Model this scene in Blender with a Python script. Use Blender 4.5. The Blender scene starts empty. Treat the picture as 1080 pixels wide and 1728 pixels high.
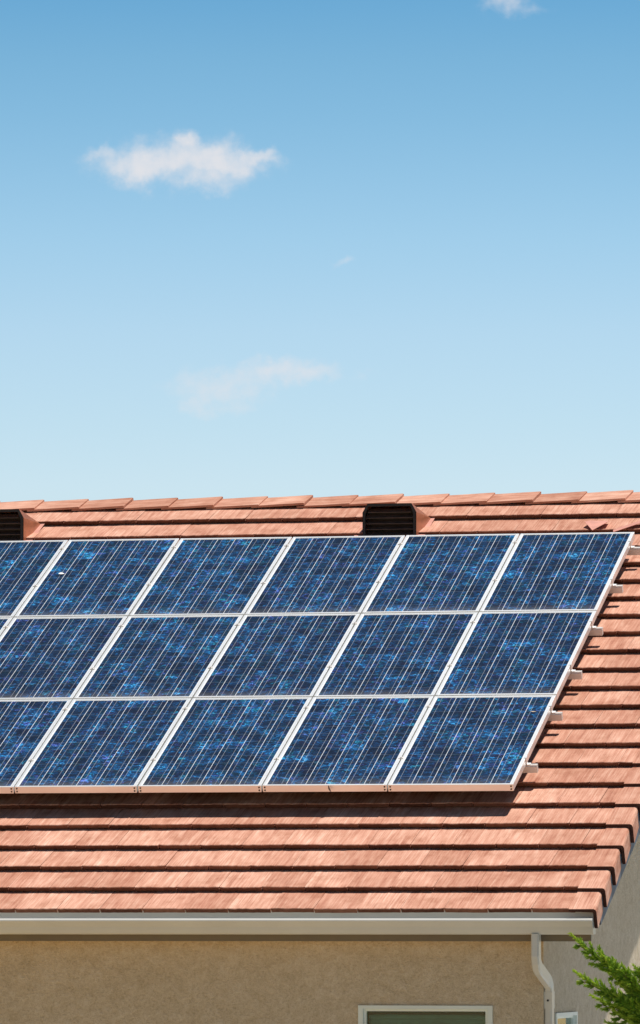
import bpy, bmesh, math, random
from mathutils import Vector, Matrix
random.seed(7)
R = math.radians

# ------------------------------------------------------------------ camera
scene = bpy.context.scene
cam_d = bpy.data.cameras.new("camera"); cam = bpy.data.objects.new("camera", cam_d)
scene.collection.objects.link(cam); scene.camera = cam
cam_d.sensor_fit = 'VERTICAL'; cam_d.sensor_height = 24.0; cam_d.lens = 24.0*10879.5/1728.0
cam_d.clip_start = 0.5; cam_d.clip_end = 6000
AZ, EL = 0.22911019, 0.06364645
fw = Vector((-math.sin(AZ)*math.cos(EL), math.cos(AZ)*math.cos(EL), math.sin(EL)))
rt = Vector((math.cos(AZ), math.sin(AZ), 0)); up = rt.cross(fw)
m = Matrix((rt, up, -fw)).transposed().to_4x4()
m.translation = Vector((8.16276657, -40.45166157, -0.88055508))
cam.matrix_world = m
scene.render.resolution_x = 640; scene.render.resolution_y = 1024
scene.view_settings.view_transform = 'Standard'; scene.view_settings.look = 'None'
scene.view_settings.exposure = 0.30; scene.view_settings.gamma = 1.0

# ------------------------------------------------------------------ sun
SUN = Vector((0.266, 0.20, 1.175)).normalized()
sun_d = bpy.data.lights.new("sun", 'SUN'); sun_d.energy = 4.4; sun_d.angle = R(0.53); sun_d.color = (1.0, 0.955, 0.89)
sun = bpy.data.objects.new("sun", sun_d); scene.collection.objects.link(sun)
sun.rotation_euler = SUN.to_track_quat('Z', 'Y').to_euler()
sun.location = (0, 0, 20)

# ------------------------------------------------------------------ world
class NT:
    def __init__(s, tree): s.t = tree; s.n = tree.nodes; s.l = tree.links
    def new(s, typ, **kw):
        n = s.n.new(typ)
        for k, v in kw.items(): setattr(n, k, v)
        return n
    def put(s, sock, v):
        if isinstance(v, bpy.types.NodeSocket): s.l.new(v, sock)
        elif v is not None: sock.default_value = v
    def math(s, op, a, b=None, c=None, clamp=False):
        n = s.new('ShaderNodeMath', operation=op, use_clamp=clamp)
        s.put(n.inputs[0], a)
        if b is not None: s.put(n.inputs[1], b)
        if c is not None: s.put(n.inputs[2], c)
        return n.outputs[0]
    def vmath(s, op, a, b=None):
        n = s.new('ShaderNodeVectorMath', operation=op); s.put(n.inputs[0], a)
        if b is not None: s.put(n.inputs[1], b)
        return n.outputs[0]
    def comb(s, x, y, z):
        n = s.new('ShaderNodeCombineXYZ'); s.put(n.inputs[0], x); s.put(n.inputs[1], y); s.put(n.inputs[2], z); return n.outputs[0]
    def sep(s, v):
        n = s.new('ShaderNodeSeparateXYZ'); s.put(n.inputs[0], v); return n.outputs
    def noise(s, vec, scale, detail=4, rough=0.5, dist=0.0, out='Fac'):
        n = s.new('ShaderNodeTexNoise'); s.put(n.inputs['Vector'], vec)
        n.inputs['Scale'].default_value = scale; n.inputs['Detail'].default_value = detail
        n.inputs['Roughness'].default_value = rough; n.inputs['Distortion'].default_value = dist
        return n.outputs[out]
    def ramp(s, fac, stops, interp='LINEAR'):
        n = s.new('ShaderNodeValToRGB'); s.put(n.inputs[0], fac); cr = n.color_ramp; cr.interpolation = interp
        while len(cr.elements) < len(stops): cr.elements.new(0.5)
        for e, (p, c) in zip(cr.elements, stops):
            e.position = p; e.color = (*c, 1) if len(c) == 3 else c
        return n.outputs[0]
    def mix(s, fac, a, b, mode='MIX'):
        n = s.new('ShaderNodeMix', data_type='RGBA', blend_type=mode)
        s.put(n.inputs[0], fac); s.put(n.inputs[6], a if not isinstance(a, tuple) else (*a, 1)); s.put(n.inputs[7], b if not isinstance(b, tuple) else (*b, 1))
        return n.outputs[2]
    def smooth(s, x, lo, hi):
        n = s.new('ShaderNodeMapRange', interpolation_type='SMOOTHSTEP')
        s.put(n.inputs[0], x); n.inputs[1].default_value = lo; n.inputs[2].default_value = hi
        return n.outputs[0]

world = bpy.data.worlds.new("World"); scene.world = world; world.use_nodes = True
wt = NT(world.node_tree); wt.n.clear()
wo = wt.new('ShaderNodeOutputWorld'); bg = wt.new('ShaderNodeBackground'); wt.l.new(bg.outputs[0], wo.inputs[0])
bg.inputs[1].default_value = 0.055
sky = wt.new('ShaderNodeTexSky', sky_type='NISHITA', sun_disc=False)
sky.sun_elevation = math.asin(SUN.z); sky.sun_rotation = math.atan2(SUN.x, SUN.y)
sky.air_density = 1.0; sky.dust_density = 0.6; sky.ozone_density = 1.6; sky.altitude = 100
tc = wt.new('ShaderNodeTexCoord'); gv = tc.outputs['Generated']
gx, gy, gz = wt.sep(gv)
el = wt.math('MULTIPLY', wt.math('ARCSINE', gz), 180/math.pi)          # elevation, degrees
az = wt.math('MULTIPLY', wt.math('ARCTAN2', gx, gy), 180/math.pi)      # azimuth, degrees
SKY_TINT = [(0.0, (1.9, 2.0, 2.1)), (.323, (1.86, 1.97, 2.18)), (.367, (1.75, 1.92, 2.12)), (.437, (1.62, 1.84, 2.05)), (.507, (1.36, 1.72, 1.95)),
            (.595, (1.00, 1.49, 1.75)), (.639, (.86, 1.39, 1.66)), (.679, (.70, 1.28, 1.60)), (1.0, (.36, .62, .78))]
elf = wt.math('DIVIDE', el, 12.0, clamp=True)
#SKYTINT
skycol = wt.mix(1.0, sky.outputs[0], wt.ramp(elf, SKY_TINT), 'MULTIPLY')
# clouds: (azimuth, elevation, half width, half height, strength) in degrees of sky
CL = []
def px(x, y):   # direction of a spot of the sky, from its measured bearing off the house
    f = 10879.5; d = fw*f + rt*(x-540) - up*(y-864); d.normalize()
    return math.degrees(math.atan2(d.x, d.y)), math.degrees(math.asin(d.z))
K = math.degrees(1/10879.5)
for (x, y, a, b, s) in ((300, 268, 105, 44, 1.0), (392, 276, 80, 30, .9), (232, 283, 78, 28, .8), (172, 264, 34, 15, .62), (437, 262, 38, 16, .7), (350, 310, 60, 22, .7), (318, 236, 22, 18, .8),
                        (852, 4, 44, 30, .85), (905, 18, 36, 18, .4),
                        (582, 436, 24, 12, .62),
                        (470, 626, 70, 26, 1.0), (400, 655, 60, 28, .68), (330, 660, 62, 40, .66), (540, 622, 45, 22, .6), (620, 632, 36, 12, .34), (395, 688, 40, 16, .42),
                        (335, 690, 34, 16, .42)):
    A, E = px(x, y); CL.append((A, E, a*K, b*K, s))
cv = wt.comb(az, el, 0)
wn = wt.new('ShaderNodeTexNoise'); wt.put(wn.inputs['Vector'], cv); wn.inputs['Scale'].default_value = 3.2; wn.inputs['Detail'].default_value = 6; wn.inputs['Roughness'].default_value = .58
wv = wt.vmath('SUBTRACT', wn.outputs['Color'], (0.5, 0.5, 0.5))
ws = wt.new('ShaderNodeVectorMath', operation='SCALE'); wt.put(ws.inputs[0], wv); ws.inputs[3].default_value = .42
cw = wt.vmath('ADD', cv, ws.outputs[0]); cx_, cy_, _ = wt.sep(cw)
dens = None
for (A, E, a, b, s) in CL:
    dx = wt.math('DIVIDE', wt.math('SUBTRACT', cx_, A), a); dy = wt.math('DIVIDE', wt.math('SUBTRACT', cy_, E), b)
    r2 = wt.math('ADD', wt.math('MULTIPLY', dx, dx), wt.math('MULTIPLY', dy, dy))
    g = wt.math('MULTIPLY', wt.math('EXPONENT', wt.math('MULTIPLY', r2, -1.15)), s)
    dens = g if dens is None else wt.math('MAXIMUM', dens, wt.math('ADD', wt.math('MULTIPLY', dens, .75), wt.math('MULTIPLY', g, .75)))
fn = wt.noise(cv, 7.5, 6, .56)
dn = wt.math('ADD', dens, wt.math('MULTIPLY', wt.math('SUBTRACT', fn, .5), .58))
dn = wt.math('MULTIPLY', wt.smooth(dn, .05, 1.25), wt.smooth(dens, 0.04, .3))
CLOUD = (11.6, 11.5, 11.9)
out = wt.mix(wt.math('MULTIPLY', dn, .93), skycol, CLOUD)
wt.l.new(out, bg.inputs[0])

# ------------------------------------------------------------------ frame of the roof
P = R(23.3); CP, SP = math.cos(P), math.sin(P)
def RW(x, v, h): return Vector((x, v*CP - h*SP, v*SP + h*CP))     # roof frame -> world
GROUND_Z = -3.62
HB = Vector((-4.0, -1.16, GROUND_Z))                               # base of the house

# ------------------------------------------------------------------ helpers
def mat(name, rough=0.6, metal=0.0, color=(.5, .5, .5), spec=0.5):
    mt = bpy.data.materials.new(name); mt.use_nodes = True
    nt = NT(mt.node_tree); b = nt.n['Principled BSDF']
    b.inputs['Roughness'].default_value = rough; b.inputs['Metallic'].default_value = metal
    b.inputs['Base Color'].default_value = (*color, 1); b.inputs['Specular IOR Level'].default_value = spec
    return mt, nt, b
def bump(nt, b, h, strength=.3, dist=.01):
    n = nt.new('ShaderNodeBump'); n.inputs['Strength'].default_value = strength; n.inputs['Distance'].default_value = dist
    nt.put(n.inputs['Height'], h); nt.l.new(n.outputs[0], b.inputs['Normal'])
def link(o, parent=None):
    scene.collection.objects.link(o)
    if parent: o.parent = parent
    return o
def empty(name, loc, rot=(0, 0, 0)):
    o = bpy.data.objects.new(name, None); o.location = loc; o.rotation_euler = rot; o.empty_display_size = .2
    return link(o)
def tag(o, label=None, cat=None, group=None, kind=None):
    if label: o['label'] = label
    if cat: o['category'] = cat
    if group: o['group'] = group
    if kind: o['kind'] = kind
    return o
class MB:
    def __init__(s): s.v = []; s.f = []; s.a = []
    def add(s, vs, fs, a=0.5):
        n = len(s.v); s.v += [tuple(q) for q in vs]; s.f += [tuple(i+n for i in q) for q in fs]; s.a += [a]*len(vs)
    def box(s, x0, x1, y0, y1, z0, z1, a=.5, T=None):
        vs = [Vector(q) for q in ((x0,y0,z0),(x1,y0,z0),(x1,y1,z0),(x0,y1,z0),(x0,y0,z1),(x1,y0,z1),(x1,y1,z1),(x0,y1,z1))]
        if T: vs = [T(q) for q in vs]
        s.add(vs, [(0,3,2,1),(4,5,6,7),(0,1,5,4),(1,2,6,5),(2,3,7,6),(3,0,4,7)], a)
    def extrude(s, prof, x0, x1, T=None, closed=True, a=.5):   # profile (y,z) swept along x
        n = len(prof); vs = [Vector((x0, p[0], p[1])) for p in prof] + [Vector((x1, p[0], p[1])) for p in prof]
        if T: vs = [T(q) for q in vs]
        fs = [(i, (i+1) % n, n+(i+1) % n, n+i) for i in range(n if closed else n-1)]
        if closed: fs += [tuple(range(n-1, -1, -1)), tuple(range(n, 2*n))]
        s.add(vs, fs, a)
    def sweep(s, path, w, d):    # rectangular pipe in a plane x = const; w along x, d across the path
        rings = []
        for i, p in enumerate(path):
            p = Vector(p); a = Vector(path[max(0, i-1)]); b = Vector(path[min(len(path)-1, i+1)])
            t = (b-a).normalized(); q = Vector((0, -t.z, t.y))
            if q.y > 0: q = -q
            c = 0.008
            prof = [(-w/2, -d/2+c), (-w/2, d/2-c), (-w/2+c, d/2), (w/2-c, d/2), (w/2, d/2-c), (w/2, -d/2+c), (w/2-c, -d/2), (-w/2+c, -d/2)]
            rings.append([p + Vector((u, 0, 0)) + q*vv for u, vv in prof])
        n0 = len(rings[0]); vs = [q for r in rings for q in r]; fs = []
        for i in range(len(rings)-1):
            for j in range(n0): fs.append((i*n0+j, i*n0+(j+1) % n0, (i+1)*n0+(j+1) % n0, (i+1)*n0+j))
        fs += [tuple(range(n0)), tuple(range(len(vs)-1, len(vs)-n0-1, -1))]
        s.add(vs, fs)
    def mesh(s, name, mt=None, fix=True, bevel=0):
        me = bpy.data.meshes.new(name); me.from_pydata(s.v, [], s.f)
        at = me.attributes.new('tint', 'FLOAT', 'POINT'); at.data.foreach_set('value', s.a)
        if fix:
            bm = bmesh.new(); bm.from_mesh(me); bmesh.ops.recalc_face_normals(bm, faces=bm.faces)
            if bevel: bmesh.ops.bevel(bm, geom=[e for e in bm.edges if len(e.link_faces) == 2 and e.calc_face_angle(0) > .6], offset=bevel, segments=2, affect='EDGES', clamp_overlap=True)
            bm.to_mesh(me); bm.free()
        if mt: me.materials.append(mt)
        return me
    def build(s, name, mt, parent=None, loc=(0, 0, 0), rot=(0, 0, 0), fix=True, bevel=0):
        o = bpy.data.objects.new(name, s.mesh(name, mt, fix, bevel)); o.location = loc; o.rotation_euler = rot
        return link(o, parent)

# ------------------------------------------------------------------ materials
def m_tile(name, axis='x'):
    mt, nt, b = mat(name, .85, spec=.25)
    co = nt.new('ShaderNodeTexCoord').outputs['Object']; x, y, z = nt.sep(co)
    at = nt.new('ShaderNodeAttribute', attribute_name='tint').outputs['Fac']
    along, across = (y, x) if axis == 'x' else (x, y)
    off = nt.math('MULTIPLY', at, 37.0)
    sv = nt.comb(nt.math('ADD', nt.math('MULTIPLY', across, 1.0), off), nt.math('MULTIPLY', along, .012), nt.math('MULTIPLY', z, .2 if axis == 'x' else 1))
    st = nt.noise(sv, 105, 3, .65)
    st2 = nt.noise(nt.comb(nt.math('ADD', across, off), nt.math('MULTIPLY', along, .10), z), 22, 4, .6)
    blot = nt.noise(nt.comb(nt.math('ADD', x, off), nt.math('MULTIPLY', y, .8), z), 6.5, 4, .6)
    c = nt.ramp(nt.math('ADD', nt.math('MULTIPLY', st, .55), nt.math('MULTIPLY', st2, .45)),
                [(.30, (.34, .130, .080)), (.42, (.48, .215, .140)), (.53, (.580, .295, .202)), (.65, (.68, .405, .295)), (.76, (.76, .54, .42))])
    c = nt.mix(1, c, nt.ramp(blot, [(.33, (.86, .78, .73)), (.46, (1.02, 1.01, 1.0)), (.66, (1.14, 1.18, 1.20))]), 'MULTIPLY')
    tv = nt.math('FRACT', nt.math('MULTIPLY', at, 7.31))
    c = nt.mix(1, c, nt.ramp(tv, [(0, (.84, .79, .76)), (.5, (.98, .98, .98)), (1, (1.06, 1.12, 1.14))]), 'MULTIPLY')
    dirt = nt.smooth(nt.noise(co, 2.2, 6, .7), .60, .78)
    c = nt.mix(nt.math('MULTIPLY', dirt, .35), c, (.22, .09, .055))
    nt.l.new(c, b.inputs['Base Color'])
    bump(nt, b, nt.math('ADD', st, nt.math('MULTIPLY', nt.noise(co, 160, 2), .5)), .55, .004)
    return mt
M_TILE = m_tile('clay_coloured_tile'); M_RIDGE = m_tile('ridge_tile_surface', 'y')

def m_stucco():
    mt, nt, b = mat('stucco', .95, spec=.2)
    co = nt.new('ShaderNodeTexCoord').outputs['Object']
    n1 = nt.noise(co, 14, 6, .65, .6); n2 = nt.noise(co, 60, 4, .7); n3 = nt.noise(co, 2.2, 4, .55); n4 = nt.noise(co, 190, 2, .6)
    f = nt.math('ADD', nt.math('ADD', nt.math('MULTIPLY', n1, .30), nt.math('MULTIPLY', n2, .35)), nt.math('ADD', nt.math('MULTIPLY', n3, .08), nt.math('MULTIPLY', n4, .27)))
    c = nt.ramp(f, [(.36, (.46, .365, .235)), (.5, (.63, .525, .375)), (.64, (.76, .67, .54))])
    nt.l.new(c, b.inputs['Base Color'])
    bump(nt, b, nt.math('ADD', n2, nt.math('ADD', nt.math('MULTIPLY', n1, 1.2), nt.math('MULTIPLY', n4, .6))), .8, .012)
    return mt
M_STUCCO = m_stucco()

def m_plain(name, color, rough=.5, metal=0.0, var=.12, scale=8, spec=.5, bs=.05):
    mt, nt, b = mat(name, rough, metal, color, spec)
    co = nt.new('ShaderNodeTexCoord').outputs['Object']; n = nt.noise(co, scale, 5, .6)
    lo = tuple(c*(1-var) for c in color); hi = tuple(min(1, c*(1+var)) for c in color)
    nt.l.new(nt.ramp(n, [(.3, lo), (.7, hi)]), b.inputs['Base Color'])
    if bs: bump(nt, b, nt.noise(co, scale*9, 3), bs, .004)
    return mt
M_BUTT = m_plain('shaded_weathered_tile_edge', (.15, .062, .04), .95, 0, .35, 30, .2, .3)  # shade on the butt faces put into the colour, over their weathered brown
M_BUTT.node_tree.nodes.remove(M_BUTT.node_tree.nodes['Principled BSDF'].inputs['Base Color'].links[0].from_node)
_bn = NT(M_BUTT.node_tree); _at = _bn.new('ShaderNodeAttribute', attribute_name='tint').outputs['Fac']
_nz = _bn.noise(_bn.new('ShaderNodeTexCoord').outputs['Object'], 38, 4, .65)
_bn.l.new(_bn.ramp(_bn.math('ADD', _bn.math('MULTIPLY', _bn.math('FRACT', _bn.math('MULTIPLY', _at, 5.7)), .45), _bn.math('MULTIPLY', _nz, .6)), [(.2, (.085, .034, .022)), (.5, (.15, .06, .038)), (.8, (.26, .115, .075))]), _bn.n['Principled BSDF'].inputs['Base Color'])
M_BUTT2 = m_plain('shaded_rake_edge', (.07, .032, .024), .95, 0, .3, 30, .2, .3)  # shadow band at the rake tile ends, painted as dark brown
M_ALU = m_plain('anodised_aluminium', (.90, .90, .88), .42, .80, .05, 3)
M_RAIL = m_plain('mill_aluminium', (.74, .70, .66), .45, .35, .06, 12)
M_GUTTER = m_plain('painted_gutter', (.64, .62, .56), .30, 0, .05, 3, .6)
M_FASCIA = m_plain('fascia_paint', (.17, .13, .08), .6, 0, .1, 5)
M_SOFFIT = m_plain('soffit_board', (.70, .42, .12), .8, 0, .1, 5)
M_BARGE = m_plain('barge_paint', (.12, .14, .17), .7, 0, .08, 5)
M_DECK = m_plain('roof_felt', (.06, .045, .04), .95, 0, .2, 5)
M_BLACK = m_plain('vent_black_metal', (.014, .012, .012), .55, 0, .3, 10)
M_COPPER = m_plain('painted_hood_metal', (.46, .18, .09), .38, .3, .22, 9)
M_BLADE = m_plain('louver_blade_metal', (.10, .06, .045), .5, .2, .3, 20)
M_VINYL = m_plain('window_vinyl', (.76, .82, .77), .4, 0, .03, 4)
M_SLAT = m_plain('blind_slat', (.24, .40, .35), .6, 0, .1, 6)
M_ROOM = m_plain('room_dark', (.02, .03, .026), .9, 0, .2, 3, bs=0)
M_SCREW = m_plain('dark_screw', (.03, .03, .03), .5, .5, .2, 20)
M_FLASH = m_plain('red_flashing', (.60, .27, .20), .6, 0, .15, 12)
M_WHITE = m_plain('white_dropping', (.85, .85, .82), .8, 0, .1, 40)
M_LEAF = m_plain('dry_leaf', (.60, .46, .30), .8, 0, .25, 60)
M_DLEAF = m_plain('dark_leaf', (.055, .022, .014), .8, 0, .3, 60)
def m_glass():
    mt, nt, b = mat('window_glass', .03, 0, (.70, .86, .78), .5)
    b.inputs['Transmission Weight'].default_value = 1.0; b.inputs['IOR'].default_value = 1.45
    return mt
M_GLASS = m_glass()
def m_ground():
    mt, nt, b = mat('yard_ground', .95, spec=.2)
    co = nt.new('ShaderNodeTexCoord').outputs['Object']
    n = nt.noise(co, .35, 6, .6); n2 = nt.noise(co, 9, 6, .7)
    c = nt.mix(nt.smooth(n, .42, .6), nt.ramp(n2, [(.3, (.38, .26, .11)), (.7, (.50, .36, .17))]), nt.ramp(n2, [(.3, (.42, .29, .12)), (.7, (.58, .42, .20))]))
    nt.l.new(c, b.inputs['Base Color']); bump(nt, b, n2, .6, .05); return mt

# solar cells -----------------------------------------------------------------
PW, PH, PT = .820, 1.566, .046       # panel width, height, frame depth
LIP = .019; MG = .0235; CW = (PW-2*MG)/6; CH = (PH-2*MG)/12
def m_cells():
    mt, nt, b = mat('solar_cells', .16, 0, spec=.5)
    b.inputs['Coat Weight'].default_value = 0.0
    co = nt.new('ShaderNodeTexCoord').outputs['Object']; x, y, z = nt.sep(co)
    rnd = nt.new('ShaderNodeObjectInfo').outputs['Random']
    ux = nt.math('DIVIDE', nt.math('SUBTRACT', x, MG), CW); uy = nt.math('DIVIDE', nt.math('SUBTRACT', y, MG), CH)
    ix = nt.math('FLOOR', ux); iy = nt.math('FLOOR', uy); fx = nt.math('FRACT', ux); fy = nt.math('FRACT', uy)
    wnz = nt.new('ShaderNodeTexWhiteNoise', noise_dimensions='3D'); nt.put(wnz.inputs[0], nt.comb(ix, iy, nt.math('MULTIPLY', rnd, 97.0)))
    ch = wnz.outputs['Color']; cr = wnz.outputs['Value']
    offs = nt.new('ShaderNodeVectorMath', operation='SCALE'); nt.put(offs.inputs[0], ch); offs.inputs[3].default_value = 13.0
    gv = nt.vmath('ADD', co, offs.outputs[0])
    wob = nt.noise(gv, 30, 3, .6, out='Color'); wob = nt.vmath('SUBTRACT', wob, (.5, .5, .5))
    wsc = nt.new('ShaderNodeVectorMath', operation='SCALE'); nt.put(wsc.inputs[0], wob); wsc.inputs[3].default_value = .010
    gw = nt.vmath('ADD', gv, wsc.outputs[0])
    def vor(scale, vec=gw):
        v = nt.new('ShaderNodeTexVoronoi'); nt.put(v.inputs['Vector'], vec); v.inputs['Scale'].default_value = scale; v.inputs['Randomness'].default_value = 1
        return nt.sep(v.outputs['Color'])
    a1, a2, a3 = vor(60); b1, b2, b3 = vor(150); d1, d2, d3 = vor(24)
    clus = nt.noise(nt.vmath('ADD', co, nt.comb(nt.math('MULTIPLY', rnd, 50.0), 0, 0)), 5.0, 3, .6)
    # how bright a grain is
    val = nt.math('ADD', nt.math('ADD', nt.math('MULTIPLY', a1, .34), nt.math('MULTIPLY', b1, .26)), nt.math('ADD', nt.math('MULTIPLY', d1, .20), nt.math('MULTIPLY', cr, .12)))
    val = nt.math('ADD', val, nt.math('MULTIPLY', nt.math('SUBTRACT', clus, .49), .85))
    dark = nt.mix(a2, (.006, .014, .038), (.014, .030, .075))
    c = nt.ramp(val, [(.30, (.005, .010, .024)), (.48, (.008, .026, .070)), (.62, (.009, .056, .155)), (.73, (.012, .11, .29)), (.82, (.03, .26, .58)), (.93, (.12, .52, .85))])
    pur = nt.ramp(val, [(.30, (.010, .009, .020)), (.54, (.014, .018, .055)), (.72, (.04, .06, .27)), (.87, (.14, .18, .70))])
    grn = nt.ramp(val, [(.30, (.005, .014, .024)), (.54, (.006, .034, .06)), (.72, (.01, .12, .20)), (.87, (.04, .40, .55))])
    c = nt.mix(nt.math('MULTIPLY', nt.smooth(d2, .82, .86), .8), c, pur); c = nt.mix(nt.math('MULTIPLY', nt.smooth(d3, .82, .86), .8), c, grn)
    c = nt.mix(1, c, nt.ramp(nt.math('FRACT', nt.math('MULTIPLY', cr, 9.7)), [(0, (.72, .70, .72)), (.5, (1, 1, 1)), (1, (1.15, 1.35, 1.35))]), 'MULTIPLY')
    c = nt.mix(1, c, nt.ramp(nt.math('FRACT', nt.math('MULTIPLY', rnd, 5.3)), [(0, (1.1, .92, .92)), (.5, (1, 1, 1)), (1, (.95, 1.12, 1.10))]), 'MULTIPLY')
    # lines: gaps between the columns of cells, silver busbars, faint gaps between rows
    def line(f, at, half):
        d = nt.math('ABSOLUTE', nt.math('SUBTRACT', f, at)); return nt.math('LESS_THAN', d, half)
    gapc = nt.math('MAXIMUM', line(fx, 0, .0016/CW), line(fx, 1, .0016/CW))
    bus = nt.math('MAXIMUM', line(fx, .255, .0012/CW), line(fx, .745, .0012/CW))
    gapr = nt.math('MAXIMUM', line(fy, 0, .0015/CH), line(fy, 1, .0015/CH))
    fing = nt.math('LESS_THAN', nt.math('FRACT', nt.math('MULTIPLY', y, 420.0)), .10)
    c = nt.mix(nt.math('MULTIPLY', fing, .07), c, (.20, .24, .28))
    c = nt.mix(nt.math('MULTIPLY', gapr, .28), c, (.35, .42, .48))
    c = nt.mix(nt.math('MULTIPLY', bus, .6), c, (.50, .52, .54))
    c = nt.mix(gapc, c, (.86, .87, .86))
    inside = nt.math('MULTIPLY', nt.math('MULTIPLY', nt.math('GREATER_THAN', ux, 0), nt.math('LESS_THAN', ux, 6)), nt.math('MULTIPLY', nt.math('GREATER_THAN', uy, 0), nt.math('LESS_THAN', uy, 12)))
    c = nt.mix(inside, (.84, .85, .84), c)
    dust = nt.math('MULTIPLY', nt.math('ADD', nt.math('MULTIPLY', nt.smooth(y, .16, .02), .26), .02), nt.noise(co, 14, 5, .7))
    c = nt.mix(dust, c, (.42, .38, .33))
    nt.l.new(c, b.inputs['Base Color'])
    nt.put(b.inputs['Roughness'], nt.math('ADD', .12, nt.math('MULTIPLY', nt.noise(co, 6, 4), .12)))
    bump(nt, b, nt.noise(co, 900, 2), .04, .001)
    return mt
M_CELLS = m_cells()

# ------------------------------------------------------------------ ground
g = MB(); N = 40; S = 260.0
for i in range(N+1):
    for j in range(N+1):
        g.v.append((-S/2*1.0 + S*i/N, -S/2 + S*j/N, 0)); g.a.append(.5)
for i in range(N):
    for j in range(N):
        a = i*(N+1)+j; g.f.append((a, a+N+1, a+N+2, a+1))
go = g.build('ground', m_ground(), loc=(0, 0, GROUND_Z), fix=False); go['kind'] = 'structure'
big = go.data
for v in big.vertices:                       # outer ring runs on to the horizon
    if abs(v.co.x) > S/2-1: v.co.x *= 18
    if abs(v.co.y) > S/2-1: v.co.y *= 18

mg, ntg, bgd = mat('grey_bounce_gravel', .95, spec=.2)
cg = ntg.new('ShaderNodeTexCoord').outputs['Object']; ntg.l.new(ntg.ramp(ntg.noise(cg, 30, 4, .7), [(.3, (.30, .32, .34)), (.7, (.46, .48, .50))]), bgd.inputs['Base Color'])
bump(ntg, bgd, ntg.noise(cg, 45, 3), .8, .03)
gb = MB(); gb.add([(.55, -9, 0), (3.2, -9, 0), (3.2, 16, 0), (.55, 16, 0)], [(0, 1, 2, 3)]); o = gb.build('grey_bounce_bed', mg, loc=(0, 0, GROUND_Z+.004), fix=False); o['kind'] = 'structure'  # unseen grey ground, added to bounce neutral light onto the gable wall
mc_ = m_plain('grey_bounce_concrete', (.44, .46, .48), .9, 0, .1, 1.5, .2, .3)
gb = MB(); gb.add([(3.2, -30, 0), (12.5, -30, 0), (12.5, 30, 0), (3.2, 30, 0)], [(0, 1, 2, 3)]); o = gb.build('grey_bounce_slab', mc_, loc=(0, 0, GROUND_Z+.008), fix=False); o['kind'] = 'structure'  # second unseen sheet, made up to keep the gable's bounce light grey

# ------------------------------------------------------------------ house
house = empty('house', HB)
tag(house, 'tan stucco house under a shallow terracotta coloured tile roof that carries the solar array', 'house')
HL = -HB
YW, XG = -1.16, .4207            # face of the front wall, face of the gable wall
XL = -9.0; YR = 5.638; YBK = 2*YR - YW; WT = .15
RIDGE_V, RIDGE_H = 6.063, -.176
EXP, V0 = .3442, -1.630
TOPH = -.160

# front wall with its window opening
WX0, WX1, WZ0, WZ1 = -.752, .098, -2.62, -1.395
wl = MB(); ZT = -.90
wl.box(XL, WX0, YW, YW+WT, GROUND_Z, ZT); wl.box(WX1, XG-.0, YW, YW+WT, GROUND_Z, ZT)
wl.box(WX0, WX1, YW, YW+WT, WZ1, ZT); wl.box(WX0, WX1, YW, YW+WT, GROUND_Z, WZ0)
wl.build('front_wall', M_STUCCO, house, HL)
# gable wall with its window opening
GY0, GY1, GZ0, GZ1 = -.80, -.10, -2.5, -1.445
def gz(y):      # underside of the roof boards
    h = -.235; v = (y + h*SP)/CP
    return v*SP + h*CP if y <= YR else gz(2*YR-y)
gw_ = MB()
def slab(y0, y1, z0, fn0, fn1):
    gw_.add([(XG-WT, y0, z0), (XG, y0, z0), (XG, y1, z0), (XG-WT, y1, z0), (XG-WT, y0, fn0), (XG, y0, fn0), (XG, y1, fn1), (XG-WT, y1, fn1)],
            [(0,3,2,1),(4,5,6,7),(0,1,5,4),(1,2,6,5),(2,3,7,6),(3,0,4,7)])
y0 = YW+WT
slab(y0, GY0, GROUND_Z, gz(y0), gz(GY0)) if GY0 > y0 else None
slab(max(GY0, y0), GY1, GZ1, gz(GY0), gz(GY1)); slab(max(GY0, y0), GY1, GROUND_Z, GZ0, GZ0)
slab(GY1, YR, GROUND_Z, gz(GY1), gz(YR)); slab(YR, YBK, GROUND_Z, gz(YR), gz(YBK))
slab(YW+.0005, YW+WT-.0005, ZT, gz(YW), gz(YW+WT))
gw_.build('gable_wall', M_STUCCO, house, HL)
bw = MB(); bw.box(XL, XG-WT, YBK-WT, YBK, GROUND_Z, gz(YBK)); bw.build('back_wall', M_STUCCO, house, HL)
sw = MB(); sw.add([(XL, YW+WT, GROUND_Z), (XL, YBK-WT, GROUND_Z), (XL, YBK-WT, gz(YBK-WT)), (XL, YR, gz(YR)), (XL, YW+WT, gz(YW+WT)),
                   (XL+WT, YW+WT, GROUND_Z), (XL+WT, YBK-WT, GROUND_Z), (XL+WT, YBK-WT, gz(YBK-WT)), (XL+WT, YR, gz(YR)), (XL+WT, YW+WT, gz(YW+WT))],
                  [(4,3,2,1,0), (5,6,7,8,9), (0,1,6,5), (1,2,7,6), (2,3,8,7), (3,4,9,8), (4,0,5,9)])
sw.build('side_wall', M_STUCCO, house, HL)

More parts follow.
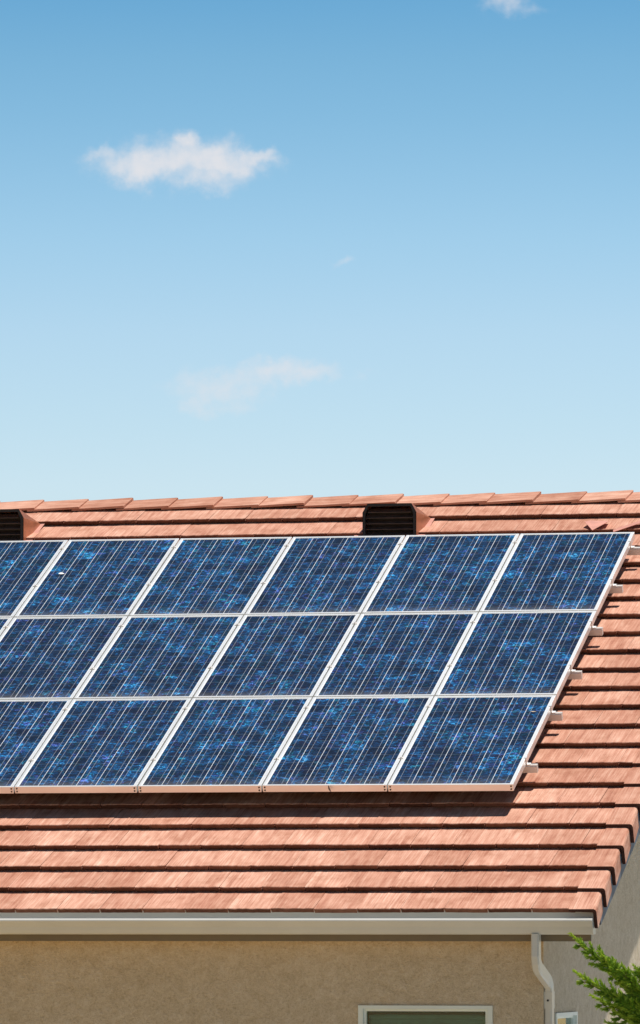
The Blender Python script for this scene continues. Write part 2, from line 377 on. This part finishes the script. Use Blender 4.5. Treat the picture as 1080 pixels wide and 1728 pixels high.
# roof: tiles laid in courses, modelled in the frame of the slope (x, up the slope, off the slope)
XR = .690; TW = .2752; XL_R = -9.3
rf = MB(); butts = []
def field_tile(x0, x1, v, ln, h0, t, seed, seg=12):
    drop = .037/EXP
    a = random.random()
    vs = []; n = seg+1
    jit = [(random.uniform(-.0035, .0035), random.uniform(-.0016, .0016)) for _ in range(n)]
    tl = random.uniform(-.0010, .0010); dv = random.uniform(-.0022, .0022); dh = random.uniform(-.0010, .0010)
    cham = .004
    def X(i): return x0 + (x1-x0)*i/seg
    for i in range(n):      # 0 bottom front, 1 face top, 2 chamfer back, 3 head top
        jv, jh = jit[i]; k = tl*(i/seg-.5)*2 + dh
        x = X(i)
        sx = .0030 if i == 0 else (-.0030 if i == seg else 0)
        vs += [(x+sx*1.3, v+dv+jv*.5+.014, h0-t+k), (x+sx, v+dv+jv+abs(sx)*.4, h0-.004+jh+k), (x, v+dv+jv+cham, h0+jh*.6+k), (x, v+ln*.5, h0-drop*ln*.5+jh*.4+k), (x, v+ln, h0-drop*ln+k), (x, v+ln, h0-drop*ln-.006+k)]
    fs = []
    for i in range(seg):
        b0, b1 = i*6, (i+1)*6
        for r in range(5):
            fs.append((b0+r, b1+r, b1+r+1, b0+r+1))
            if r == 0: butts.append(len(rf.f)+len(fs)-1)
    fs.append((0, 1, 2, 3, 4, 5)); fs.append(tuple(seg*6+q for q in (5, 4, 3, 2, 1, 0)))
    rf.add(vs, fs, a)
NC = 22
for k in range(NC):
    v = V0 + EXP*k
    ph = (.5 if k % 2 else 0.0)*TW + random.uniform(-.012, .012) + .02
    x = XR - ph - (0 if ph > .06 else 0)
    # cut tile beside the rake
    if ph > .03: field_tile(x+.0015, XR, v, .42, TOPH, .033, k, 6)
    while x > XL_R:
        field_tile(x-TW+.0007, x-.0007, v, .42, TOPH, .033, k, 12 if x > -5.6 else 2); x -= TW
roof = rf.build('roof', M_TILE, house, HL, (P, 0, 0), fix=False)
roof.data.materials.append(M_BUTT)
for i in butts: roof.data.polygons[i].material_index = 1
# the deck under the tiles and the far slope (hidden side)
dk = MB(); T = lambda q: q
dk.box(XL_R, .77, V0+.045, RIDGE_V-.02, -.232, -.222)
dk.build('roof_deck', M_DECK, roof)
bk = MB()
for k in range(NC):
    v = V0+EXP*k
    pr = [(v, TOPH-.03), (v, TOPH), (v+.42, TOPH-.039), (v+.42, TOPH-.045)]
    def TB(q): w = RW(q.x, q.y, q.z); w.y = 2*YR-w.y; return w
    bk.extrude(pr, XL_R, .80, T=TB, a=.1+.03*k)
bk.build('back_slope', M_TILE, house, HL)

# rake tiles down the gable edge
def rake_mesh(a):
    mb = MB(); x0, x1, th, fl, ln = .648, .820, .021, .128, .41
    o = [(x0, -.016), (x0, 0), (x1-.018, 0), (x1-.006, -.005), (x1, -.018), (x1+.002, -fl), (x1-th+.002, -fl), (x1-th, -.026), (x1-.024, -th-.001)]
    n = len(o); vs = []
    for s_ in (0, .004, ln):
        dz = -s_*.066 - (0 if s_ else .0)
        for (x, h) in o:
            ins = .0015 if s_ == 0 else 0
            dx = -(.030*s_/ln) if x > .78 else 0
            vs.append((x + dx + random.uniform(-.0006, .0006), s_ + (random.uniform(-.0015, .0015) if s_ == 0 else 0), h + dz - ins))
    fs = []
    for r in range(2):
        for i in range(n): fs.append((r*n+i, r*n+(i+1) % n, (r+1)*n+(i+1) % n, (r+1)*n+i))
    mb.endface = len(fs)
    fs += [tuple(range(n)), tuple(range(3*n-1, 2*n-1, -1))]
    mb.add(vs, fs, a)
    return mb
for k in range(NC):
    v = V0 + EXP*k - (.065 if k == 0 else .085)
    rm_ = rake_mesh(random.random()); o = rm_.build('rake_tile', M_TILE, roof, (random.uniform(-.002, .002), v, -.134+random.uniform(-.002, .002)))
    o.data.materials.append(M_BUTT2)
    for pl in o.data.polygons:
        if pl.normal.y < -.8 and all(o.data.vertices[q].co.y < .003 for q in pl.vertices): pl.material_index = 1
# ridge tiles
def ridge_mesh(a):
    mb = MB(); W_ = .182; L = .43; th = .017
    sec = []
    def side(off, w):
        return [(-w*CP, -w*SP-off), (-w*.5*CP, -w*.5*SP-off+.001), (-.022, -.010-off), (-.008, -.002-off), (.008, -.002-off), (.022, -.010-off), (w*.5*CP, -w*.5*SP-off+.001), (w*CP, -w*SP-off)]
    o = side(0, W_); i_ = side(th, W_-.004)[::-1]; prof = o+i_; n = len(prof)
    vs = []
    for s_, zz in ((-L, -.021), (-.344, -.016), (-.004, 0), (0, -.003)):
        sc = 1 - .05*(-s_/L)
        for (y, z) in prof:
            sh = (abs(y)/(W_*CP))*.030    # lower edge of the end runs back a little: raked cut
            vs.append((s_ - sh*(1 if s_ > -.1 else 0) + random.uniform(-.0008, .0008), y*sc, z*sc+zz + random.uniform(-.0008, .0008)))
    fs = []
    for r in range(3):
        for q in range(n): fs.append((r*n+q, r*n+(q+1) % n, (r+1)*n+(q+1) % n, (r+1)*n+q))
    fs += [tuple(range(n)), tuple(range(4*n-1, 3*n-1, -1))]
    mb.add(vs, fs, a); return mb
RZ = 2.262
xr = -4.68 + .342*16 - .01
k = 0
while xr > -9.0:
    if k == 0: pass
    w = Vector((xr, YR, RZ + random.uniform(-.003, .003)))
    v = w.y*CP + w.z*SP; h = -w.y*SP + w.z*CP
    ridge_mesh(random.random()).build('ridge_tile', M_RIDGE, roof, (w.x, v, h), (-P+random.uniform(-.01, .01), 0, random.uniform(-.004, .004)))
    xr -= .342; k += 1
# bent scraps of red flashing above the array
f1 = MB()
f1.add([(-.475, 5.335, -.128), (-.40, 5.215, -.150), (-.305, 5.30, -.122), (-.315, 5.43, -.158), (-.46, 5.45, -.16),
        (-.475, 5.335, -.131), (-.40, 5.215, -.153), (-.305, 5.30, -.125), (-.315, 5.43, -.161), (-.46, 5.45, -.163)],
       [(0,1,4), (1,3,4), (1,2,3), (5,9,6), (6,9,8), (6,8,7), (0,5,6,1), (1,6,7,2), (2,7,8,3), (3,8,9,4), (4,9,5,0)])
f1.build('flashing', M_FLASH, roof)
f2 = MB(); f2.add([(-.24, 5.17, -.150), (.30, 5.55, -.085), (.27, 5.68, -.12), (-.26, 5.27, -.166), (-.24, 5.17, -.153), (.30, 5.55, -.088), (.27, 5.68, -.123), (-.26, 5.27, -.169)],
       [(0,1,2,3), (7,6,5,4), (0,4,5,1), (1,5,6,2), (2,6,7,3), (3,7,4,0)])
f2.build('flashing', M_FLASH, roof)

# fascia, soffit, barge board
YF = -1.402
fb = MB(); fb.box(XL_R, .7655, YF, YF+.022, -.994, -.835); fb.build('fascia', M_FASCIA, house, HL, bevel=.002)
sf = MB(); sf.box(XL_R, .700, YF+.022, YW+.004, -.972, -.960); 
sf.build('soffit', M_SOFFIT, house, HL)
gs = MB(); gs.extrude([(V0+.26, -.300), (RIDGE_V-.03, -.300), (RIDGE_V-.03, -.290), (V0+.26, -.290)], XG-.002, .764, T=lambda q: RW(q.x, q.y, q.z)); gs.build('gable_soffit', M_SOFFIT, house, HL)
bb = MB(); bb.extrude([(V0+.150, -.335), (RIDGE_V, -.335), (RIDGE_V, -.19), (V0+.110, -.19)], .766, .797, T=lambda q: RW(q.x, q.y, q.z)); bb.build('barge_board', M_BARGE, house, HL, bevel=.002)

# gutter: K profile swept along the eave (y, z)
GX1 = .792
prof_o = [(YF-.002, -.800), (YF-.002, -.950), (YF-.078, -.950), (YF-.086, -.944), (YF-.094, -.925), (YF-.100, -.905), (YF-.110, -.888), (YF-.119, -.872), (YF-.121, -.868), (YF-.119, -.863), (YF-.110, -.855), (YF-.102, -.860)]
def offs(pr, t):
    out_ = []
    for i, p in enumerate(pr):
        a = Vector(pr[max(0, i-1)]); b_ = Vector(pr[min(len(pr)-1, i+1)]); t_ = (b_-a).normalized(); nn = Vector((t_.y, -t_.x))
        out_.append((p[0]-nn.x*t, p[1]-nn.y*t))
    return out_
gu = MB(); inn = offs(prof_o, .0022)
gu.extrude(prof_o + inn[::-1], XL_R, GX1-.001)
gutter = gu.build('gutter', M_GUTTER, house, HL, fix=True)
ec = MB(); cap = prof_o[:-2] + [(YF-.110, -.852), (YF-.03, -.852), (YF-.02, -.82), (YF-.004, -.80)]
ec.extrude([(a-.0012, b-.0012) if i in (2, 3, 4, 5, 6, 7, 8, 9) else (a, b) for i, (a, b) in enumerate(cap)], GX1-.006, GX1+.004); ec.build('end_cap', M_GUTTER, gutter)
seam = MB()
seam.extrude([(a-.0016 if a < YF-.05 else a, b-.001) for a, b in prof_o] + [(a-.0006 if a < YF-.05 else a, b) for a, b in prof_o][::-1], -3.62, -3.57); seam.build('joint', M_GUTTER, gutter)
# downspout
ds = MB(); xd = .434
path = [(xd, -1.462, -.948), (xd, -1.462, -1.085), (xd, -1.452, -1.118), (xd, -1.430, -1.143), (xd, -1.395, -1.160), (xd+.004, -1.175, -1.225), (xd+.008, -1.135, -1.244), (xd+.011, -1.112, -1.272), (xd+.012, -1.106, -1.305), (xd+.012, -1.106, -3.45)]
ds.sweep(path, .048, .084)
dsp = ds.build('downspout', M_GUTTER, house, HL)
cr = MB()
for i in range(5):
    z = -1.035 - i*.011; cr.box(xd-.018, xd+.0246, -1.500, -1.424, z-.002, z+.002)
cr.build('elbow_crimp', M_GUTTER, dsp)
jn = MB(); jn.box(xd+.012-.0262, xd+.012+.0262, -1.150, -1.062, -1.315, -1.305); jn.box(xd+.012-.0256, xd+.012+.0256, -1.149, -1.063, -1.41, -1.315); jn.build('sleeve', M_GUTTER, dsp)
sc = MB()
for z in (-1.36,):
    sc.extrude([(.007*math.cos(a*math.pi/4), .007*math.sin(a*math.pi/4)) for a in range(8)], 0, .004, T=lambda q, z=z: Vector((xd+.012+q.y, -1.150-q.x, z+q.z)))
sc.build('screw', M_SCREW, dsp)

# roof vents
def vent(xa, xb):
    e = bpy.data.objects.new('roof_vent', None); link(e, house); e.location = HL
    yf, zb, zt, zs = 4.830, 1.85, 2.135, 2.072
    w = xb-xa; c = .034
    fo = [(xa, zb), (xb, zb), (xb, zs), (xb-c, zt), (xa+c, zt), (xa, zs)]
    # black face frame
    fr = MB(); t = .018
    fi = [(xa+t, zb+.05), (xb-t, zb+.05), (xb-t, zs-.006), (xb-c-.006, zt-t), (xa+c+.006, zt-t), (xa+t, zs-.006)]
    vs = [(x, yf, z) for x, z in fo] + [(x, yf, z) for x, z in fi] + [(x, yf+.02, z) for x, z in fo] + [(x, yf+.02, z) for x, z in fi]
    fs = []
    for i in range(6):
        j = (i+1) % 6
        fs += [(i, j, 6+j, 6+i), (12+j, 12+i, 18+i, 18+j), (i, 12+i, 12+j, j), (6+i, 6+j, 18+j, 18+i)]
    fr.add(vs, fs); fr.build('face_frame', M_BLACK, e)
    bkp = MB(); bkp.box(xa+.01, xb-.01, yf+.09, yf+.095, zb, zt-.03); bkp.build('screen', M_BLACK, e)
    for i in range(5):
        z = zb + .062 + i*.041; ins = .0 if i < 4 else .02
        lv = MB(); lv.add([(xa+t+ins, yf+.012, z), (xb-t-ins, yf+.012, z), (xb-t-ins, yf+.06, z+.028), (xa+t+ins, yf+.06, z+.028), (xa+t+ins, yf+.012, z-.004), (xb-t-ins, yf+.012, z-.004), (xb-t-ins, yf+.06, z+.024), (xa+t+ins, yf+.06, z+.024)],
                         [(0,1,2,3), (7,6,5,4), (0,4,5,1), (1,5,6,2), (2,6,7,3), (3,7,4,0)])
        lv.build('louver_blade', M_BLADE, e)
    # hood wrapping over and back down to the tiles
    hd = MB(); yb = 5.19; s = .003
    A = [(xa-.004, yf+.006, zb), (xa-.004, yf+.006, zs+.002), (xa+c-.002, yf+.006, zt+.003), (xb-c+.002, yf+.006, zt+.003), (xb+.004, yf+.006, zs+.002), (xb+.004, yf+.006, zb)]
    B = [(xa-.035, yb-.03, zb+.06), (xa-.032, yb, 2.050), (xa+.02, yb+.06, 2.078), (xb-.02, yb+.06, 2.078), (xb+.032, yb, 2.050), (xb+.035, yb-.03, zb+.06)]
    vs = A+B+[(x, y, z-.006) for x, y, z in B]
    fs = [(i, i+1, 7+i, 6+i) for i in range(5)]
    hd.add(vs[:12], fs); hd.build('hood', M_COPPER, e)
    fl = MB(); fl.box(xa-.075, xb+.06, 5.17, 5.62, -.1775, -.1755, T=lambda q: RW(q.x, q.y, q.z)); fl.build('vent_flashing', M_FLASH, e)
    return e
vent(-2.080, -1.690); vent(-5.015, -4.626)

# windows
def window(nm, T, w, h, slats):      # local: x across, y into the wall, z up, origin lower left of the opening face
    e = bpy.data.objects.new(nm, None); link(e, house); e.location = HL
    fr = MB(); t = .048
    def ring(x0, x1, z0, z1, tx, tz, ya, yb):
        fr.box(x0, x0+tx, ya, yb, z0, z1, T=T); fr.box(x1-tx, x1, ya, yb, z0, z1, T=T)
        fr.box(x0+tx, x1-tx, ya, yb, z1-tz, z1, T=T); fr.box(x0+tx, x1-tx, ya, yb, z0, z0+tz, T=T)
    ring(-.002, w+.002, -.002, h+.002, .030, .022, -.012, .05)
    ring(.0285, w-.0285, .0205, h-.0205, .018, .014, .010, .045)
    fr.build('frame', M_VINYL, e)
    gl = MB(); gl.box(.045, w-.045, .024, .028, .034, h-.034, T=T); gl.build('glass', M_GLASS, e)
    if slats:
        sl = MB(); z = h-.06
        while z > .06:
            sl.box(.05, w-.05, .070, .092, z-.0012, z+.0012, T=lambda q, z=z: T(Vector((q.x, q.y, z + (q.z-z) + (q.y-.081)*1.6)))); z -= .026
        sl.build('blind', M_SLAT, e)
        hr = MB(); hr.box(.05, w-.05, .066, .096, h-.056, h-.044, T=T); hr.build('blind_rail', M_SCREW, e)
    rm = MB(); rm.box(.0, w, .14, .145, 0, h, T=T); rm.build('window_backing', M_ROOM if slats else M_VINYL, e)  # with slats: dark sheet painted as the unlit room; without: pale curtain
window('window', lambda q: Vector((WX0+q.x, YW+q.y, WZ0+q.z)), WX1-WX0, WZ1-WZ0, True)
window('window', lambda q: Vector((XG-q.y, GY0+q.x, GZ0+q.z)), GY1-GY0, GZ1-GZ0, False)

# ------------------------------------------------------------------ solar array
PX, PV = .830, 1.5855
rows = ['bottom', 'middle', 'top']; ordn = ['rightmost', 'second from the right', 'third from the right', 'fourth from the right', 'fifth from the right', 'sixth from the right']
fm = MB()
def fbox(*a): fm.box(*a)
fbox(0, LIP, 0, PH, -PT, 0); fbox(PW-LIP, PW, 0, PH, -PT, 0); fbox(LIP, PW-LIP, 0, LIP, -PT, -.0004); fbox(LIP, PW-LIP, PH-LIP, PH, -PT, -.0004)
frame_me = fm.mesh('frame', M_ALU, bevel=.0012)
cm = MB(); cm.box(LIP-.002, PW-LIP+.002, LIP-.002, PH-LIP+.002, -.010, -.003); cells_me = cm.mesh('cell_sheet', M_CELLS)
sm_ = MB()
sm_.extrude([(.0055*math.cos(a*math.pi/4), .0055*math.sin(a*math.pi/4)) for a in range(8)], 0, .003, T=lambda q: Vector((q.y, -q.x, q.z)))
screw_me = sm_.mesh('screw', M_SCREW)
where = {2: 'just below the strip of tiles under the ridge', 1: 'between the top and bottom rows', 0: 'above the dark shadow on the tiles'}
for r_ in range(3):
    for c_ in range(6):
        w = RW(-(c_+1)*PX + .005 + random.uniform(-.001, .001), r_*PV + .009 + random.uniform(-.001, .001), random.uniform(-.001, .001))
        e = empty('solar_panel', w, (P, 0, 0))
        lab = f"blue solar panel, {ordn[c_]} in the {rows[r_]} row of the array"
        if (r_, c_) == (2, 4): lab = "blue solar panel with a white bird dropping, fifth from the right in the top row"
        if (r_, c_) == (0, 0): lab = "blue solar panel with a dry leaf on it, rightmost in the bottom row"
        tag(e, lab, 'solar panel', 'solar panels in three rows on the tile roof')
        f = bpy.data.objects.new('frame', frame_me); link(f, e)
        c = bpy.data.objects.new('cell_sheet', cells_me); link(c, e)
        if r_ == 0:
            for sx in (.014, PW-.014):
                for sz in (-.013, -.033):
                    s_ = bpy.data.objects.new('screw', screw_me); link(s_, e); s_.location = (sx, 0, sz)

# rails under the panels, with clamps and roof hooks
rail_v = [.47, 1.385, 2.140, 2.965, 3.79, 4.56]
prof_r = [(-.020, -.052), (.020, -.052), (.020, -.030), (.014, -.026), (.020, -.020), (.020, -.004), (.008, -.004), (.008, -.012), (-.008, -.012), (-.008, 0), (-.016, 0), (-.016, -.006), (-.020, -.008)]
names = ['lowest', 'second lowest', 'third lowest', 'third highest', 'second highest', 'highest']
ml = MB(); ml.extrude(prof_r, -5.1, .066); rail_me = ml.mesh('rail_bar', M_RAIL)
for i, v in enumerate(rail_v):
    e = empty('mounting_rail', RW(0, v, -.0475), (P, 0, 0))
    tag(e, f"{names[i]} of the six aluminium rails poking out past the panels' right edge", 'mounting rail', 'mounting rails under the solar panels')
    b = bpy.data.objects.new('rail_bar', rail_me); link(b, e)
    c = MB(); c.box(-.004, .0005, -.016, .016, -.002, .052); c.box(-.016, -.0045, -.016, .016, .0485, .052); c.box(-.004, .022, -.016, .016, .001, .005)
    c.build('end_clamp', M_ALU, e, (.0012, 0, 0))
    for q in range(1, 6):
        c = MB(); c.box(-.017, .017, -.012, .012, .0480, .0520); c.extrude([(.006*math.cos(a*math.pi/4), .006*math.sin(a*math.pi/4)) for a in range(8)], .0518, .0575, T=lambda q_: Vector((q_.y, q_.z, q_.x)))
        c.build('mid_clamp', M_RAIL, e, (-q*PX, 0, 0))
    for q in range(5):
        hk = MB(); x = -.35 - q*1.1; hk.box(x-.02, x+.02, -.03, -.022, -.115, -.02); hk.box(x-.02, x+.02, -.03, .1, -.121, -.115); hk.build('roof_hook', M_RAIL, e)

# small things lying about
def leaf_thing(name, loc, rot, L, W, mt, label, cat, curl=.25):
    mb = MB(); n = 8; top = []; 
    for i in range(n+1):
        t = i/n; w = W*math.sin(math.pi*min(1, t*1.05+.02))**.8*.5; x = (t-.5)*L; z = curl*L*(t-.5)**2*2
        top.append(((x, -w, z+.2*w), (x, 0, z), (x, w, z+.2*w)))
    vs = [q for t3 in top for q in t3]; m_ = len(vs); vs += [(a, b_, c-.0012) for a, b_, c in vs]
    fs = []
    for i in range(n):
        for j in range(2):
            a = i*3+j; fs += [(a, a+3, a+4, a+1), (m_+a, m_+a+1, m_+a+4, m_+a+3)]
    mb.add(vs, fs); o = mb.build(name, mt, None, loc, rot); tag(o, label, cat); return o
leaf_thing('bird_dropping', RW(-4.02, 4.03, .003), (P, 0, .25), .045, .035, M_WHITE, 'white bird dropping on the upper left part of the top row of panels', 'bird dropping', .0)
leaf_thing('dry_leaf', RW(-.10, 1.27, .004), (P, 0, .3), .036, .013, M_LEAF, 'small tan dry leaf lying on the rightmost panel of the bottom row', 'leaf', .1)
leaf_thing('dead_leaf', RW(-1.21, -.010, -.020), (P, 1.15, 0.1), .05, .02, M_DLEAF, 'dark brown leaf stuck to the front edge of the bottom row of panels', 'leaf', .3)

# ------------------------------------------------------------------ conifer at the corner
def m_foliage():
    mt, nt, b = mat('conifer_foliage', .55, 0, spec=.3)
    at = nt.new('ShaderNodeAttribute', attribute_name='tint').outputs['Fac']
    co = nt.new('ShaderNodeTexCoord').outputs['Object']
    n = nt.noise(co, 9, 3)
    c = nt.ramp(at, [(0, (.025, .065, .010)), (.3, (.08, .18, .014)), (.65, (.26, .43, .028)), (1, (.54, .66, .07))])
    c = nt.mix(nt.smooth(n, .4, .7), c, nt.mix(1, c, (.75, .85, .8), 'MULTIPLY'))
    nt.l.new(c, b.inputs['Base Color'])
    tr = nt.new('ShaderNodeBsdfTranslucent'); nt.l.new(c, tr.inputs[0]); mx = nt.new('ShaderNodeMixShader'); mx.inputs[0].default_value = .32
    o_ = next(q for q in nt.n if q.type == 'OUTPUT_MATERIAL'); nt.l.new(b.outputs[0], mx.inputs[1]); nt.l.new(tr.outputs[0], mx.inputs[2]); nt.l.new(mx.outputs[0], o_.inputs[0])
    return mt
M_FOL = m_foliage(); M_BARK = m_plain('conifer_bark', (.16, .085, .05), .9, 0, .3, 20, bs=.4)
TR = Vector((2.05, -2.15, GROUND_Z))
tree = empty('conifer_shrub', TR); tag(tree, 'bright green conifer reaching into the lower right corner in front of the gable wall', 'conifer')
fo = MB(); br = MB()
def basis(d):
    d = d.normalized(); a = Vector((0, 0, 1)) if abs(d.z) < .9 else Vector((1, 0, 0)); s = d.cross(a).normalized(); return d, s, s.cross(d)
def limb(p0, p1, r0, r1, seg=5):
    d, s, u = basis(p1-p0); vs = []
    for q, r in ((p0, r0), (p1, r1)):
        for i in range(seg): a = 2*math.pi*i/seg; vs.append(q + s*r*math.cos(a) + u*r*math.sin(a))
    br.add(vs, [(i, (i+1) % seg, seg+(i+1) % seg, seg+i) for i in range(seg)])
def plume(p0, d, L, thick=.012, dens=260, tint=.5):
    """one feathery shoot: a stem clothed in short scale-like needles"""
    d, s, u = basis(d); n = max(6, int(L*dens))
    bend = Vector((0, 0, 1))*L*.10
    for i in range(n):
        t = (i+random.random())/n; c = p0 + d*L*t + bend*t*t
        a = random.uniform(0, 2*math.pi); o = s*math.cos(a)+u*math.sin(a)
        ang = random.uniform(.35, .85); nd = (d*math.cos(ang)+o*math.sin(ang)).normalized()
        ll = thick*random.uniform(.8, 1.6)*(1.15-.55*t); ww = ll*.13
        sd = nd.cross(Vector((random.uniform(-1, 1), random.uniform(-1, 1), random.uniform(-1, 1)))).normalized()*ww
        tn = min(1, max(0, tint + .35*t - .1 + random.uniform(-.22, .22)))
        fo.add([c-sd*.6, c+sd*.6, c+nd*ll*.55+sd, c+nd*ll*1.1, c+nd*ll*.55-sd], [(0, 1, 2, 3, 4)], tn)
    limb(p0, p0+d*L*.85+bend*.7, .0022, .0010, 3)
def frond(p0, p1, n_side, side_len, thick=.012, dens=260, tint=.5):
    """a shoot from p0 to p1 with side plumes that grow shorter to the tip"""
    ax = p1-p0; L = ax.length; d, s, u = basis(ax)
    limb(p0, p0+ax*.9, .005, .002, 5)
    for i in range(n_side):
        t = .06 + .86*(i+random.uniform(.0, .6))/n_side
        sg = 1 if i % 2 else -1
        a = random.uniform(-.8, .8)
        o = (u*sg*math.cos(a) + s*math.sin(a)).normalized()
        ang = random.uniform(.45, .8)
        plume(p0+ax*t, d*math.cos(ang)+o*math.sin(ang), side_len*(1.15-.8*t)*random.uniform(.7, 1.15), thick, dens, tint)
    plume(p0+ax*.3, ax, L*.72, thick*1.1, dens*1.2, tint+.05)
def loc(x, y, z): return Vector((x, y, z)) - TR
def put(o): return o
# sprays that reach in front of the wall (their own places in the garden, metres)
#FRONDS
SPR = [((.995, -2.15, -1.27), (.585, -2.15, -.985), 7, .13), ((.995, -2.16, -1.27), (.760, -2.2, -1.075), 4, .08),
       ((1.10, -2.10, -1.43), (.600, -2.10, -1.215), 8, .14), ((1.12, -2.15, -1.42), (.90, -2.18, -1.16), 6, .12),
       ((1.20, -2.12, -1.52), (.690, -2.05, -1.355), 8, .12), ((1.25, -2.2, -1.60), (.83, -2.12, -1.43), 8, .13),
       ((1.20, -2.2, -1.38), (.98, -2.22, -1.16), 6, .11), ((1.25, -2.15, -1.42), (.92, -2.15, -1.30), 8, .13),
       ((1.30, -2.10, -1.50), (1.04, -2.08, -1.29), 7, .13), ((1.30, -2.15, -1.25), (1.02, -2.12, -1.00), 5, .07),
       ((1.35, -2.1, -1.20), (1.07, -2.15, -1.09), 4, .06), ((1.32, -2.2, -1.62), (.95, -2.22, -1.50), 8, .13), ((1.35, -2.1, -1.72), (1.0, -2.1, -1.62), 8, .13),
       ((1.05, -2.12, -1.45), (.74, -2.15, -1.28), 7, .11), ((1.12, -2.2, -1.50), (.86, -2.2, -1.33), 7, .11), ((1.22, -2.1, -1.48), (1.00, -2.1, -1.24), 6, .11),
       ((1.15, -2.14, -1.60), (.80, -2.16, -1.50), 7, .12), ((1.02, -2.12, -1.36), (.86, -2.13, -1.17), 5, .08), ((1.05, -2.12, -1.32), (.80, -2.13, -1.19), 5, .08)]
root_pts = []
for a, b_, n, sl in SPR:
    a = loc(a[0]+.205, *a[1:]); b_ = loc(b_[0]+.205, *b_[1:]); frond(a, b_, int(n*1.9), sl*.95, .023, 1150, .60)
    root = Vector((random.uniform(-.03, .03), random.uniform(-.03, .03), a.z*.0 + max(.5, a.z-.45)))
    limb(root, a, .014, .006, 6)
# trunk and the rest of the crown
for i in range(8):
    z0 = i*.47; limb(Vector((.02*math.sin(i), .02*math.cos(i), z0)), Vector((.02*math.sin(i+1), .02*math.cos(i+1), z0+.47)), .075*(1-i/9), .075*(1-(i+1)/9), 8)
for i in range(420):
    z = .25 + 3.5*random.random()**.9; a = random.uniform(0, 2*math.pi); rad = 1.02*(1-z/4.2)*random.uniform(.65, 1.05)+.06
    d = Vector((math.cos(a), math.sin(a), random.uniform(.15, .55))).normalized()
    p0 = Vector((0, 0, z)); p1 = p0 + d*rad
    if p1.x < -.72: p1.x = -.72 + random.uniform(0, .1)
    limb(p0, p1, .010, .005, 5)
    frond(p0+(p1-p0)*.35, p1, 7, .24, .030, 110, .5)
fo.build('foliage', M_FOL, tree, fix=False)
br.build('trunk', M_BARK, tree, fix=False)
